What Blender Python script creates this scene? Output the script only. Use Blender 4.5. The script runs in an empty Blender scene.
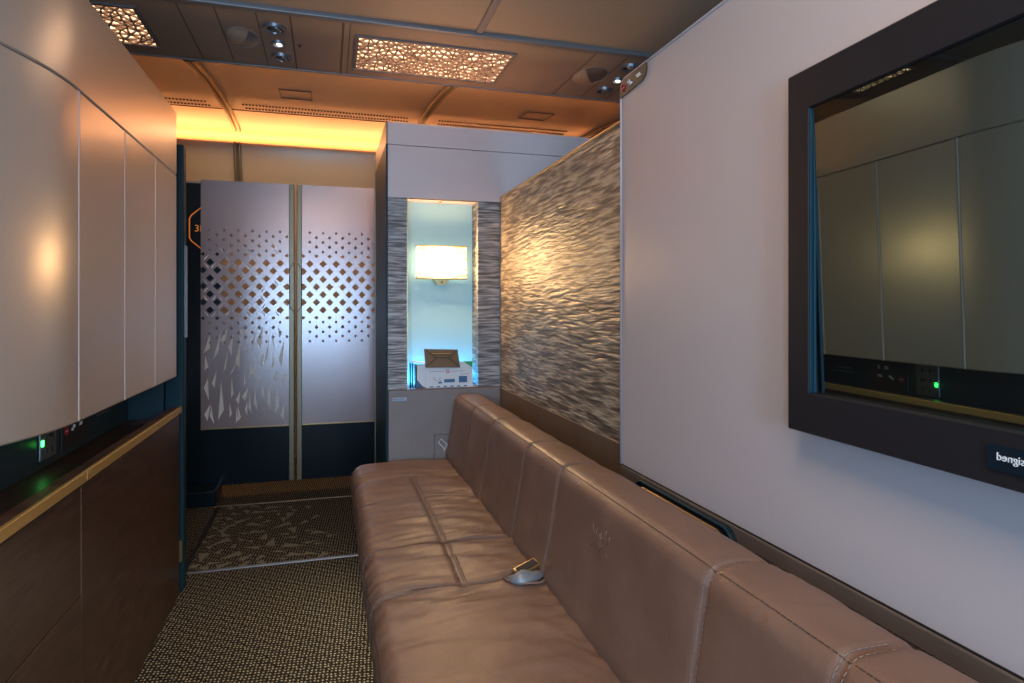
import bpy, bmesh, math, random
from mathutils import Vector, Matrix, noise, geometry
C = bpy.context.scene.collection
PI = math.pi
CZ = 1.10            # camera height; heights below are absolute metres

# ------------------------------------------------------------------ materials
def mat(name, col, rough=.5, metal=0., coat=0., bump=None, spec=.5, emit=None, es=0.):
    m = bpy.data.materials.new(name); m.use_nodes = True
    nt = m.node_tree; b = nt.nodes['Principled BSDF']
    b.inputs['Base Color'].default_value = (*col, 1)
    b.inputs['Roughness'].default_value = rough
    b.inputs['Metallic'].default_value = metal
    b.inputs['Coat Weight'].default_value = coat
    b.inputs['Specular IOR Level'].default_value = spec
    if emit:
        b.inputs['Emission Color'].default_value = (*emit, 1)
        b.inputs['Emission Strength'].default_value = es
    if bump:
        sc, st = bump
        tc = nt.nodes.new('ShaderNodeTexCoord'); n = nt.nodes.new('ShaderNodeTexNoise')
        n.inputs['Scale'].default_value = sc; n.inputs['Detail'].default_value = 4
        bp = nt.nodes.new('ShaderNodeBump'); bp.inputs['Strength'].default_value = st; bp.inputs['Distance'].default_value = .002
        nt.links.new(tc.outputs['Object'], n.inputs['Vector']); nt.links.new(n.outputs['Fac'], bp.inputs['Height'])
        nt.links.new(bp.outputs['Normal'], b.inputs['Normal'])
    return m
def nodes(m):
    nt = m.node_tree
    def N(t, **kw):
        n = nt.nodes.new(t)
        for k, v in kw.items():
            if k in n.inputs: n.inputs[k].default_value = v
            else: setattr(n, k, v)
        return n
    return nt, nt.nodes['Principled BSDF'], N, nt.links.new
def ramp(N, stops):
    r = N('ShaderNodeValToRGB'); e = r.color_ramp.elements
    e[0].position, e[0].color = stops[0][0], (*stops[0][1], 1)
    e[1].position, e[1].color = stops[-1][0], (*stops[-1][1], 1)
    for p, c in stops[1:-1]:
        x = e.new(p); x.color = (*c, 1)
    return r

def leather(name, col, col2, scale=260.):
    m = mat(name, col, .42, spec=.45); nt, b, N, L = nodes(m)
    tc = N('ShaderNodeTexCoord')
    v = N('ShaderNodeTexVoronoi', Scale=scale, feature='DISTANCE_TO_EDGE')
    n = N('ShaderNodeTexNoise', Scale=7., Detail=5.)
    L(tc.outputs['Object'], v.inputs['Vector']); L(tc.outputs['Object'], n.inputs['Vector'])
    r = ramp(N, [(.3, col), (.7, col2)]); L(n.outputs['Fac'], r.inputs['Fac']); L(r.outputs['Color'], b.inputs['Base Color'])
    n2 = N('ShaderNodeTexNoise', Scale=38., Detail=3.); L(tc.outputs['Object'], n2.inputs['Vector'])
    b1 = N('ShaderNodeBump', Strength=.22, Distance=.0012); L(v.outputs['Distance'], b1.inputs['Height'])
    b2 = N('ShaderNodeBump', Strength=.25, Distance=.004); L(n2.outputs['Fac'], b2.inputs['Height'])
    L(b1.outputs['Normal'], b2.inputs['Normal']); L(b2.outputs['Normal'], b.inputs['Normal'])
    return m

def woven(name, a, bcol, ccol, f=1.):
    """wall covering of long overlapping horizontal ripples"""
    m = mat(name, a, .42, metal=.15, spec=.5); nt, b, N, L = nodes(m)
    tc = N('ShaderNodeTexCoord')
    w = N('ShaderNodeTexNoise', Scale=3.0, Detail=2.); L(tc.outputs['Object'], w.inputs['Vector'])
    ad = N('ShaderNodeVectorMath', operation='MULTIPLY_ADD')
    L(w.outputs['Color'], ad.inputs[0]); ad.inputs[1].default_value = (0, 0, .018); L(tc.outputs['Object'], ad.inputs[2])
    mp = N('ShaderNodeMapping'); mp.inputs['Scale'].default_value = (6.5, 6.5, 62 * f); L(ad.outputs[0], mp.inputs['Vector'])
    n = N('ShaderNodeTexNoise', Scale=1.0, Detail=3., Roughness=.5, Distortion=.5); L(mp.outputs[0], n.inputs['Vector'])
    mp2 = N('ShaderNodeMapping'); mp2.inputs['Scale'].default_value = (11, 11, 105 * f); mp2.inputs['Location'].default_value = (3, 1, 7)
    L(ad.outputs[0], mp2.inputs['Vector'])
    n3 = N('ShaderNodeTexNoise', Scale=1.0, Detail=2., Distortion=.15); L(mp2.outputs[0], n3.inputs['Vector'])
    mx = N('ShaderNodeMath', operation='MULTIPLY_ADD'); L(n3.outputs['Fac'], mx.inputs[0]); mx.inputs[1].default_value = .5
    s = N('ShaderNodeMath', operation='MULTIPLY'); L(n.outputs['Fac'], s.inputs[0]); s.inputs[1].default_value = .5
    L(s.outputs[0], mx.inputs[2])
    r = ramp(N, [(.41, a), (.49, bcol), (.585, ccol)]); L(mx.outputs[0], r.inputs['Fac']); L(r.outputs['Color'], b.inputs['Base Color'])
    bp = N('ShaderNodeBump', Strength=.8, Distance=.012); L(mx.outputs[0], bp.inputs['Height']); L(bp.outputs['Normal'], b.inputs['Normal'])
    return m

def shard_mask(N, L, tc, scale, rot, thr):
    """random sharp shards: cells of a stretched, tilted Voronoi"""
    mp = N('ShaderNodeMapping'); mp.inputs['Scale'].default_value = scale; mp.inputs['Rotation'].default_value = rot
    L(tc.outputs['Object'], mp.inputs['Vector'])
    v = N('ShaderNodeTexVoronoi', Scale=1., Randomness=1.); L(mp.outputs[0], v.inputs['Vector'])
    e = N('ShaderNodeTexVoronoi', Scale=1., Randomness=1., feature='DISTANCE_TO_EDGE'); L(mp.outputs[0], e.inputs['Vector'])
    sx = N('ShaderNodeSeparateColor'); L(v.outputs['Color'], sx.inputs[0])
    g = N('ShaderNodeMath', operation='GREATER_THAN'); L(sx.outputs[0], g.inputs[0]); g.inputs[1].default_value = thr
    g2 = N('ShaderNodeMath', operation='GREATER_THAN'); L(e.outputs['Distance'], g2.inputs[0]); g2.inputs[1].default_value = .05
    m = N('ShaderNodeMath', operation='MULTIPLY'); L(g.outputs[0], m.inputs[0]); L(g2.outputs[0], m.inputs[1])
    return m
def range_mask(N, L, tc, axis, a, b):
    s = N('ShaderNodeSeparateXYZ'); L(tc.outputs['Object'], s.inputs[0])
    r = N('ShaderNodeMapRange'); r.inputs['From Min'].default_value = a; r.inputs['From Max'].default_value = b
    L(s.outputs[axis], r.inputs['Value']); return r

M = {}
M['satin'] = mat('satin_paint', (.50, .425, .37), .30, metal=.35, spec=.5, bump=(400, .03))
M['satin_dark'] = mat('satin_edge', (.50, .46, .50), .35, metal=.2)
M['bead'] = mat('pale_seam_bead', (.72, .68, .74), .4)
M['wallpaint'] = mat('mauve_wall', (.52, .465, .475), .45, metal=.1, bump=(300, .05))
M['pink'] = mat('pink_panel', (.78, .64, .63), .45, bump=(300, .05))
M['leather'] = leather('sofa_leather', (.150, .088, .064), (.195, .117, .086))
M['leather2'] = leather('panel_leather', (.25, .205, .19), (.28, .235, .22), 500.)
M['ledge'] = leather('ledge_leather', (.115, .088, .074), (.14, .108, .09), 500.)
M['leather_dark'] = leather('brown_trim_leather', (.13, .082, .052), (.16, .10, .065), 300.)
M['thread'] = mat('light_thread', (.20, .15, .13), .6)
M['thread_dark'] = mat('dark_thread', (.05, .035, .03), .6)
M['woven'] = woven('rippled_wallcover', (.12, .09, .068), (.24, .188, .14), (.52, .43, .32))
M['woven_fine'] = woven('fine_rippled_wallcover', (.13, .12, .12), (.27, .255, .255), (.54, .51, .51), 1.45)
M['black'] = mat('black_lacquer', (.005, .014, .024), .25, spec=.5)
M['blackmat'] = mat('black_matte', (.018, .018, .022), .5)
M['tvframe'] = mat('monitor_bezel', (.012, .012, .016), .5, spec=.3, bump=(900, .1))
M['darkblue'] = mat('dark_glossy_post', (.006, .034, .052), .5, spec=.25)
M['navy'] = mat('dark_recess_panel', (.014, .036, .048), .5, spec=.4)
M['gold'] = mat('brass', (.62, .44, .20), .32, metal=.9)
M['goldsatin'] = mat('satin_brass', (.30, .25, .17), .42, metal=.7, bump=(500, .1))
M['strip'] = mat('brushed_gold', (.74, .50, .20), .42, metal=.85, bump=(500, .1))
M['chrome'] = mat('chrome', (.7, .7, .7), .15, metal=1.)
M['steel'] = mat('brushed_steel', (.30, .31, .34), .35, metal=.8)
M['ceil'] = mat('ceiling_panel', (.46, .335, .23), .45, bump=(250, .04))
M['ceilgrey'] = mat('ceiling_trim', (.24, .22, .22), .4, metal=.3)
M['servpanel'] = mat('service_panel', (.34, .255, .19), .5)
M['dome'] = mat('vault_panel', (.56, .44, .31), .36, metal=.15)
M['slot'] = mat('slot_dark', (.01, .008, .006), .7)
M['seamline'] = mat('panel_joint', (.13, .10, .075), .7)
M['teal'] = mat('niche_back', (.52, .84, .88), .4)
M['white'] = mat('white_card', (.8, .82, .85), .5)
M['whiteink'] = mat('white_ink', (.75, .78, .8), .5)
M['red'] = mat('red_ink', (.6, .02, .04), .5)
M['green'] = mat('green_ink', (.03, .42, .14), .5)
M['blueink'] = mat('blue_ink', (.06, .16, .34), .5)
M['greyink'] = mat('grey_ink', (.30, .33, .40), .6)
M['orangeink'] = mat('orange_outline', (.65, .22, .04), .4, emit=(1, .3, .04), es=.35)
M['led'] = mat('green_led', (.02, .5, .05), .4, emit=(.03, 1, .08), es=14)
M['coveled'] = mat('amber_led_strip', (1, .5, .2), .5, emit=(1, .38, .12), es=58)
M['lamp'] = mat('lamp_diffuser', (1, .8, .6), .5, emit=(1, .60, .34), es=3.2)
M['spotlens'] = mat('reading_lamp_lens', (.9, .9, .9), .2, emit=(1, .93, .82), es=3.)
M['silverblue'] = mat('pouch_lining', (.22, .23, .25), .38, metal=.2)
M['shell'] = mat('cabin_shell', (.45, .42, .40), .6)
M['stud'] = mat('frosted_stud', (.27, .28, .32), .3, metal=.3)

# wood veneer
def wood():
    m = mat('dark_wood_veneer', (.04, .02, .012), .36, spec=.45); nt, b, N, L = nodes(m)
    tc = N('ShaderNodeTexCoord'); mp = N('ShaderNodeMapping'); mp.inputs['Scale'].default_value = (8, 8, 90); mp.inputs['Rotation'].default_value = (.12, 0, 0)
    L(tc.outputs['Object'], mp.inputs['Vector'])
    n = N('ShaderNodeTexNoise', Scale=1.2, Detail=8., Roughness=.7, Distortion=.5); L(mp.outputs[0], n.inputs['Vector'])
    r = ramp(N, [(.32, (.022, .010, .007)), (.5, (.045, .022, .015)), (.68, (.078, .042, .028))])
    L(n.outputs['Fac'], r.inputs['Fac']); L(r.outputs['Color'], b.inputs['Base Color'])
    bp = N('ShaderNodeBump', Strength=.12, Distance=.002); L(n.outputs['Fac'], bp.inputs['Height']); L(bp.outputs['Normal'], b.inputs['Normal'])
    return m
M['wood'] = wood()

def carpet():
    m = mat('dotted_carpet', (.03, .025, .02), .9, spec=.15); nt, b, N, L = nodes(m)
    tc = N('ShaderNodeTexCoord')
    mp = N('ShaderNodeMapping'); mp.inputs['Rotation'].default_value = (0, 0, .10); mp.inputs['Scale'].default_value = (84, 70, 1)
    L(tc.outputs['Object'], mp.inputs['Vector'])
    v = N('ShaderNodeTexVoronoi', Scale=1., Randomness=.30); v.voronoi_dimensions = '2D'; L(mp.outputs[0], v.inputs['Vector'])
    r = ramp(N, [(.17, (.50, .45, .33)), (.29, (.030, .024, .017))]); L(v.outputs['Distance'], r.inputs['Fac'])
    # rows that thin out
    mp2 = N('ShaderNodeMapping'); mp2.inputs['Rotation'].default_value = (0, 0, .62); L(tc.outputs['Object'], mp2.inputs['Vector'])
    w = N('ShaderNodeTexWave', Scale=9.5, Distortion=1.2, Detail=1.); w.bands_direction = 'Y'; L(mp2.outputs[0], w.inputs['Vector'])
    wr = ramp(N, [(.05, (.55, .55, .55)), (.5, (1, 1, 1))]); L(w.outputs['Fac'], wr.inputs['Fac'])
    mu = N('ShaderNodeMix', data_type='RGBA', blend_type='MULTIPLY'); mu.inputs[0].default_value = 1
    L(r.outputs['Color'], mu.inputs[6]); L(wr.outputs['Color'], mu.inputs[7])
    L(mu.outputs[2], b.inputs['Base Color'])
    bp = N('ShaderNodeBump', Strength=.6, Distance=.003, invert=True); L(v.outputs['Distance'], bp.inputs['Height']); L(bp.outputs['Normal'], b.inputs['Normal'])
    return m
M['carpet'] = carpet()

def doormat(name, etched):
    m = mat(name, (.55, .44, .44), .27, metal=.55, spec=.5); nt, b, N, L = nodes(m)
    return m
M['door'] = doormat('frosted_door_panel', False)
M['door_etched'] = doormat('etched_door_panel', True)
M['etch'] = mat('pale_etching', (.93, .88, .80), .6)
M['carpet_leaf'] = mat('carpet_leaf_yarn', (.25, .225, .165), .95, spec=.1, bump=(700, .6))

def screen():
    m = bpy.data.materials.new('monitor_glass'); m.use_nodes = True; nt = m.node_tree
    b = nt.nodes['Principled BSDF']; b.inputs['Base Color'].default_value = (.006, .007, .008, 1); b.inputs['Roughness'].default_value = .25
    g = nt.nodes.new('ShaderNodeBsdfGlossy'); g.inputs['Color'].default_value = (.36, .53, .54, 1); g.inputs['Roughness'].default_value = .012
    mx = nt.nodes.new('ShaderNodeMixShader'); mx.inputs[0].default_value = .62
    nt.links.new(b.outputs[0], mx.inputs[1]); nt.links.new(g.outputs[0], mx.inputs[2])
    nt.links.new(mx.outputs[0], nt.nodes['Material Output'].inputs['Surface'])
    return m
M['screen'] = screen()

def shademat():
    m = mat('wood_veneer_shade', (.9, .7, .4), .5); nt, b, N, L = nodes(m)
    tc = N('ShaderNodeTexCoord'); mp = N('ShaderNodeMapping'); mp.inputs['Scale'].default_value = (12, 12, 75); L(tc.outputs['Object'], mp.inputs['Vector'])
    n = N('ShaderNodeTexNoise', Scale=1., Detail=4., Distortion=1.2); L(mp.outputs[0], n.inputs['Vector'])
    r = ramp(N, [(.42, (.22, .075, .014)), (.48, (.40, .22, .07)), (.52, (1, .86, .62))]); L(n.outputs['Fac'], r.inputs['Fac'])
    L(r.outputs['Color'], b.inputs['Emission Color']); b.inputs['Emission Strength'].default_value = 2.2
    return m
M['shade'] = shademat()

# ------------------------------------------------------------------ helpers
ORG = {}
def tag(o, label=None, cat=None, group=None, kind=None):
    if label: o['label'] = label
    if cat: o['category'] = cat
    if group: o['group'] = group
    if kind: o['kind'] = kind
    return o
def empty(name, loc=(0, 0, 0), label=None, cat=None, group=None, kind=None, rz=0):
    o = bpy.data.objects.new(name, None); C.objects.link(o); o.location = loc; o.rotation_euler.z = rz
    o.empty_display_size = .05
    ORG[o.name] = Vector(loc)
    return tag(o, label, cat, group, kind)
def build(name, bm, m, parent=None, label=None, cat=None, group=None, kind=None, smooth=False, local=False):
    mesh = bpy.data.meshes.new(name)
    if not local and parent is not None: bmesh.ops.translate(bm, verts=bm.verts, vec=-ORG[parent.name])
    bm.to_mesh(mesh); bm.free()
    ms = m if isinstance(m, (list, tuple)) else [m]
    for q in ms: mesh.materials.append(q)
    if smooth:
        mesh.shade_smooth()
        if smooth != 'all': mesh.set_sharp_from_angle(angle=math.radians(38))
    o = bpy.data.objects.new(name, mesh); C.objects.link(o)
    ORG[o.name] = Vector((0, 0, 0)) if parent is None or local else ORG[parent.name]
    if parent is not None: o.parent = parent
    return tag(o, label, cat, group, kind)
def nb(): return bmesh.new()
def box(bm, x0, x1, y0, y1, z0, z1, bev=0., seg=2, mi=0):
    b = bmesh.new(); bmesh.ops.create_cube(b, size=1)
    for v in b.verts: v.co = Vector((x0 + (v.co.x + .5) * (x1 - x0), y0 + (v.co.y + .5) * (y1 - y0), z0 + (v.co.z + .5) * (z1 - z0)))
    if bev: bmesh.ops.bevel(b, geom=b.edges, offset=bev, segments=seg, affect='EDGES', profile=.5)
    for f in b.faces: f.material_index = mi
    join(bm, b); return bm
def join(bm, b):
    me = bpy.data.meshes.new('tmp'); b.to_mesh(me); b.free(); bm.from_mesh(me); bpy.data.meshes.remove(me)
def bx(*a, **k): return box(nb(), *a, **k)
def tube(bm, pts, r, n=8, closed=False):
    pts = [Vector(p) for p in pts]; rings = []
    N = len(pts)
    for i, p in enumerate(pts):
        a = pts[(i - 1) % N] if (closed or i) else p; c = pts[(i + 1) % N] if (closed or i < N - 1) else p
        d = (c - a).normalized(); up = Vector((0, 0, 1)) if abs(d.z) < .9 else Vector((0, 1, 0))
        s = d.cross(up).normalized(); u = s.cross(d)
        rings.append([bm.verts.new(p + (s * math.cos(t) + u * math.sin(t)) * r) for t in [2 * PI * k / n for k in range(n)]])
    for i in range(N if closed else N - 1):
        A, B = rings[i], rings[(i + 1) % N]
        for k in range(n): bm.faces.new((A[k], A[(k + 1) % n], B[(k + 1) % n], B[k]))
    if not closed: bm.faces.new(rings[0][::-1]); bm.faces.new(rings[-1])
    return bm
def extrude_poly(bm, pts, d):
    """closed prism of the planar polygon pts along vector d"""
    d = Vector(d); A = [bm.verts.new(Vector(p)) for p in pts]; B = [bm.verts.new(Vector(p) + d) for p in pts]
    bm.faces.new(A); bm.faces.new(B[::-1]); n = len(pts)
    for i in range(n): bm.faces.new((A[i], B[i], B[(i + 1) % n], A[(i + 1) % n]))
    bmesh.ops.recalc_face_normals(bm, faces=bm.faces); return bm
def rrect(a0, a1, b0, b1, r, n=6, corners=(1, 1, 1, 1)):
    out = []
    for (cx, cy, s, on) in ((a1 - r, b1 - r, 0, corners[0]), (a0 + r, b1 - r, 1, corners[1]), (a0 + r, b0 + r, 2, corners[2]), (a1 - r, b0 + r, 3, corners[3])):
        if on: out += [(cx + r * math.cos(PI / 2 * (s + k / n)), cy + r * math.sin(PI / 2 * (s + k / n))) for k in range(n + 1)]
        else: out.append(((a1, b1), (a0, b1), (a0, b0), (a1, b0))[s])
    return out
def dashes(bm, pts, r=.0011, L=.006, gap=.003):
    """a run of short thread stitches along a polyline"""
    pts = [Vector(p) for p in pts]; acc = 0.; on = True; cur = [pts[0]]
    for a, b in zip(pts, pts[1:]):
        seg = (b - a).length; pos = 0.
        while pos < seg:
            need = (L if on else gap) - acc
            if seg - pos >= need:
                pos += need; acc = 0.; p = a.lerp(b, pos / seg)
                if on: tube(bm, [cur[0], p], r, 4)
                cur = [p]; on = not on
            else: acc += seg - pos; pos = seg
    return bm

# ------------------------------------------------------------------ floor, shell
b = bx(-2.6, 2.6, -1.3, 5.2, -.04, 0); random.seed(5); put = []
for _ in range(420):                                               # pale triangles scattered towards the aisle
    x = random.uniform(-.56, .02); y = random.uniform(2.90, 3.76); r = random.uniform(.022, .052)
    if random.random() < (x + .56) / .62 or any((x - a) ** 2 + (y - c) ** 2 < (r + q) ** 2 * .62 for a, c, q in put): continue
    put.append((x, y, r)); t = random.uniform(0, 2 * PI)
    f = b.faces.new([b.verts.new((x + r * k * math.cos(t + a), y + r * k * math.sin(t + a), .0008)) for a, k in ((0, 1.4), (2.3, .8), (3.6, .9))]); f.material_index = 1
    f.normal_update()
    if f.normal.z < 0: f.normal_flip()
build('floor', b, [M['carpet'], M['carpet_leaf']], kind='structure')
build('wall_back', bx(-2.6, 2.6, -1.30, -1.24, 0, .80), M['shell'], kind='structure')
b = nb(); box(b, -2.6, 2.6, -1.30, -1.24, 1.42, 2.3)
for x0, x1 in ((-2.6, -1.05), (-.55, -.22), (.28, .60), (1.10, 2.6)): box(b, x0, x1, -1.30, -1.24, .80, 1.42)
build('wall_rear_upper', b, M['shell'], kind='structure')
for i, x0 in enumerate((-1.05, -.22, .60)):
    w = nb()
    box(w, x0, x0 + .5, -1.25, -1.22, .80, .84); box(w, x0, x0 + .5, -1.25, -1.22, 1.38, 1.42)
    box(w, x0, x0 + .04, -1.25, -1.22, .84, 1.38); box(w, x0 + .46, x0 + .5, -1.25, -1.22, .84, 1.38)
    build('window_%d' % (i + 1), w, M['shell'], kind='structure')
build('wall_left', bx(-2.66, -2.6, -1.3, 5.2, 0, 2.4), M['shell'], kind='structure')
build('wall_outer', bx(2.6, 2.66, -1.3, 5.2, 0, 2.4), M['shell'], kind='structure')

# ------------------------------------------------------------------ ceiling
ZC = 2.22
build('ceiling', bx(-2.6, 2.6, -1.3, 2.50, ZC, ZC + .05), M['ceil'], kind='structure')
b = nb(); box(b, -2.6, 2.6, 2.535, 3.10, ZC - .012, ZC + .03)
build('ceiling_service_strip', b, M['servpanel'], kind='structure')
b = nb(); box(b, -2.6, 2.6, 2.50, 2.535, ZC - .018, ZC + .03, .004)
build('trim_1', b, M['ceilgrey'], kind='structure')
b = nb(); box(b, -2.6, 2.6, 3.10, 3.112, ZC - .018, ZC + .03, .003)
build('trim_2', b, M['ceilgrey'], kind='structure')
# seam lines of the service strip
b = nb()
for x, w in ((-.533, .002), (-.405, .002), (-.262, .002), (-.139, .005), (.058, .006), (.085, .002), (1.125, .002), (1.28, .002), (1.42, .002), (-1.40, .004)):
    box(b, x - w / 2 - .001, x + w / 2 + .001, 2.537, 3.098, ZC - .0135, ZC - .010)
build('trim_3', b, M['seamline'], kind='structure')
b = nb()
for x in (1.135, 1.15, 1.165, 1.10): box(b, x - .0012, x + .0012, 2.56, 3.09, ZC - .0132, ZC - .010)
build('trim_4', b, M['ceil'], kind='structure')
# near ceiling joint
b = nb(); box(b, .575, .605, .2, 2.498, ZC - .010, ZC + .01, .004)
build('trim_5', b, M['ceilgrey'], kind='structure')
b = nb(); box(b, -.625, -.595, .2, 2.498, ZC - .010, ZC + .01, .004)
build('trim_6', b, M['ceilgrey'], kind='structure')

# vault over the aisle
def cr(pts, n):
    out = []
    P = [pts[0]] + pts + [pts[-1]]
    for i in range(1, len(P) - 2):
        for k in range(n):
            t = k / n; a, b_, c, d = [Vector(P[i + j]) for j in (-1, 0, 1, 2)]
            out.append(.5 * ((2 * b_) + (-a + c) * t + (2 * a - 5 * b_ + 4 * c - d) * t * t + (-a + 3 * b_ - 3 * c + d) * t ** 3))
    out.append(Vector(pts[-1])); return out
VP = cr([(3.112, 2.215), (3.40, 2.262), (3.75, 2.302), (4.10, 2.328), (4.32, 2.334), (4.60, 2.326), (4.86, 2.302), (5.00, 2.245), (5.04, 2.06)], 6)
b = nb(); prev = None
for p in VP:
    cur = (b.verts.new((-2.6, p.x, p.y)), b.verts.new((2.6, p.x, p.y)), b.verts.new((-2.6, p.x, p.y + .02)), b.verts.new((2.6, p.x, p.y + .02)))
    if prev: b.faces.new((prev[0], cur[0], cur[1], prev[1])); b.faces.new((prev[2], prev[3], cur[3], cur[2]))
    prev = cur
build('ceiling_vault', b, M['dome'], kind='structure', smooth='all')
def on_vault(y):
    for p, q in zip(VP, VP[1:]):
        if p.x <= y <= q.x: return p.y + (q.y - p.y) * (y - p.x) / (q.x - p.x)
    return VP[-1].y
# valance below the cove
LIP = cr([(4.735, 2.232), (4.715, 2.238), (4.705, 2.220), (4.72, 2.15), (4.75, 2.06), (4.79, 1.96), (4.83, 1.82), (4.86, 1.6), (4.87, 1.2), (4.87, 0)], 5)
b = nb(); prev = None
for p in LIP:
    cur = (b.verts.new((-2.6, p.x, p.y)), b.verts.new((2.6, p.x, p.y)))
    if prev: b.faces.new((prev[0], cur[0], cur[1], prev[1]))
    prev = cur
a0 = b.verts.new((-2.6, 5.1, 0)); a1 = b.verts.new((2.6, 5.1, 0)); c0 = b.verts.new((-2.6, 5.1, 2.1)); c1 = b.verts.new((2.6, 5.1, 2.1))
b.faces.new((a0, c0, c1, a1))
build('wall_aisle', b, M['dome'], kind='structure', smooth='all')
# ribs between vault panels
n_ = 10
for x in (-1.80, -.60, .60, 1.80):
    b = nb(); pts = [(x, p.x, p.y - .006) for p in VP if p.x < 4.72]
    low = [(x, p.x - .008, p.y) for p in LIP[8:34]]
    for off, r in ((-.014, .012), (.014, .012)):
        tube(b, [(q[0] + off, q[1], q[2]) for q in pts], r, 8); tube(b, [(q[0] + off, q[1], q[2]) for q in low], r, 8)
    build('trim_%d' % n_, b, M['goldsatin'], kind='structure', smooth='all'); n_ += 1

# air outlets in the vault : two rows of small louvres
def vent(x0, x1, name, label):
    r = empty(name, ((x0 + x1) / 2, 4.30, on_vault(4.30)), label, 'air vent', 'louvred air vents in the amber vault')
    for row, (y, m) in enumerate(((4.13, 'slot'), (4.215, 'slot'))):
        b = nb(); n = int((x1 - x0) / .019)
        for k in range(n):
            xx = x0 + (k + row * .5) * .019; z = on_vault(y)
            box(b, xx, xx + .0115, y - .009, y + .009, z - .004, z + .008)
        build('louvre', b, M[m], r, kind='stuff')
    # hatch
    return r
vent(-.50, .52, 'air_vent', 'long double row of small louvres in the vault right above the two sliding doors')
vent(-1.68, -.68, 'air_vent', 'double row of louvres in the vault panel left of the curved rib')
vent(.70, 1.62, 'air_vent', 'double row of louvres in the vault above the top of the lilac partition')
b = nb(); box(b, -2.58, 2.58, 4.268, 4.272, on_vault(4.27) - .003, on_vault(4.27) + .004)
build('trim_20', b, M['slot'], kind='structure')
# small maintenance hatches
for i, (x, lab) in enumerate(((-.175, 'small rectangular hatch in the amber vault above the sliding doors'), (1.26, 'small rectangular hatch in the amber vault above the lilac partition'))):
    b = nb(); pts = [(x - .085, 3.68), (x + .085, 3.68), (x + .085, 3.88), (x - .085, 3.88)]
    tube(b, [(p[0], p[1], on_vault(p[1]) - .002) for p in pts], .002, 4, closed=True)
    build('ceiling_hatch', b, M['leather_dark'], None, lab, 'hatch', 'hatches in the vault')
# cove led strip
c = empty('cove_light', (0, 4.80, 2.13), 'amber light strip glowing in the cove above the aisle wall', 'light strip')
build('led_strip', bx(-2.55, 2.55, 4.80, 4.83, 2.218, 2.228), M['coveled'], c)
build('light_channel', bx(-2.58, 2.58, 4.79, 4.84, 2.204, 2.217), M['ceilgrey'], c)

# ceiling lamp grilles of random triangles
def grille(x0, x1, y0, y1, lab, seed):
    random.seed(seed)
    r = empty('ceiling_light', ((x0 + x1) / 2, (y0 + y1) / 2, ZC - .02), lab, 'ceiling light', 'ceiling lights behind triangular fretwork')
    pts = []
    def ok(p, d):
        return all((p[0] - q[0]) ** 2 + (p[1] - q[1]) ** 2 > d * d for q in pts)
    for k in range(16):
        t = k / 15; pts += [(x0 + (x1 - x0) * t, y0), (x0 + (x1 - x0) * t, y1)]
    for k in range(1, 8):
        t = k / 8; pts += [(x0, y0 + (y1 - y0) * t), (x1, y0 + (y1 - y0) * t)]
    tries = 0
    while len(pts) < 175 and tries < 20000:
        tries += 1; p = (random.uniform(x0, x1), random.uniform(y0, y1))
        if ok(p, .027 + .012 * random.random()): pts.append(p)
    vs, es, fs, *_ = geometry.delaunay_2d_cdt([Vector(p) for p in pts], [], [], 0, 1e-6)
    b = nb(); zb, zt = ZC - .020, ZC - .013
    for f in fs:
        P = [Vector((vs[i].x, vs[i].y)) for i in f]
        la, lb, lc = (P[1] - P[2]).length, (P[0] - P[2]).length, (P[0] - P[1]).length
        s_ = la + lb + lc; inc = (P[0] * la + P[1] * lb + P[2] * lc) / s_
        area = abs((P[1] - P[0]).x * (P[2] - P[0]).y - (P[1] - P[0]).y * (P[2] - P[0]).x) / 2; rad = 2 * area / s_
        k = max(0, 1 - .0034 / max(rad, 1e-6))
        if k < .12:
            b.faces.new([b.verts.new((p.x, p.y, zb)) for p in P]); continue
        I = [inc + (p - inc) * k for p in P]
        O = [b.verts.new((p.x, p.y, zb)) for p in P]; In = [b.verts.new((p.x, p.y, zb)) for p in I]; Iu = [b.verts.new((p.x, p.y, zt)) for p in I]
        for i in range(3):
            j = (i + 1) % 3
            b.faces.new((O[i], O[j], In[j], In[i])); b.faces.new((In[i], In[j], Iu[j], Iu[i]))
    bmesh.ops.remove_doubles(b, verts=b.verts, dist=1e-5)
    build('fretwork', b, M['servpanel'], r)
    f = nb()
    box(f, x0 - .012, x1 + .012, y1, y1 + .012, zb - .003, zt, .001); box(f, x0 - .012, x1 + .012, y0 - .012, y0, zb, zt)
    box(f, x0 - .012, x0, y0, y1, zb, zt); box(f, x1, x1 + .012, y0, y1, zb, zt)
    build('frame', f, M['ceilgrey'], r)
    build('diffuser', bx(x0, x1, y0, y1, zt, zt + .001), M['lamp'], r)
grille(.12, .78, 2.65, 3.0, 'fretwork ceiling light of glowing triangles at top centre above the partition', 4)
grille(-1.36, -.69, 2.63, 2.98, 'fretwork ceiling light of glowing triangles at top left above the wardrobe', 9)
grille(-.45, .25, .10, .50, 'fretwork ceiling light overhead', 12)  # this and the next are unseen lamps, added for warm fill
grille(-.45, .25, -.80, -.40, 'fretwork ceiling light overhead', 13)

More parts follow.
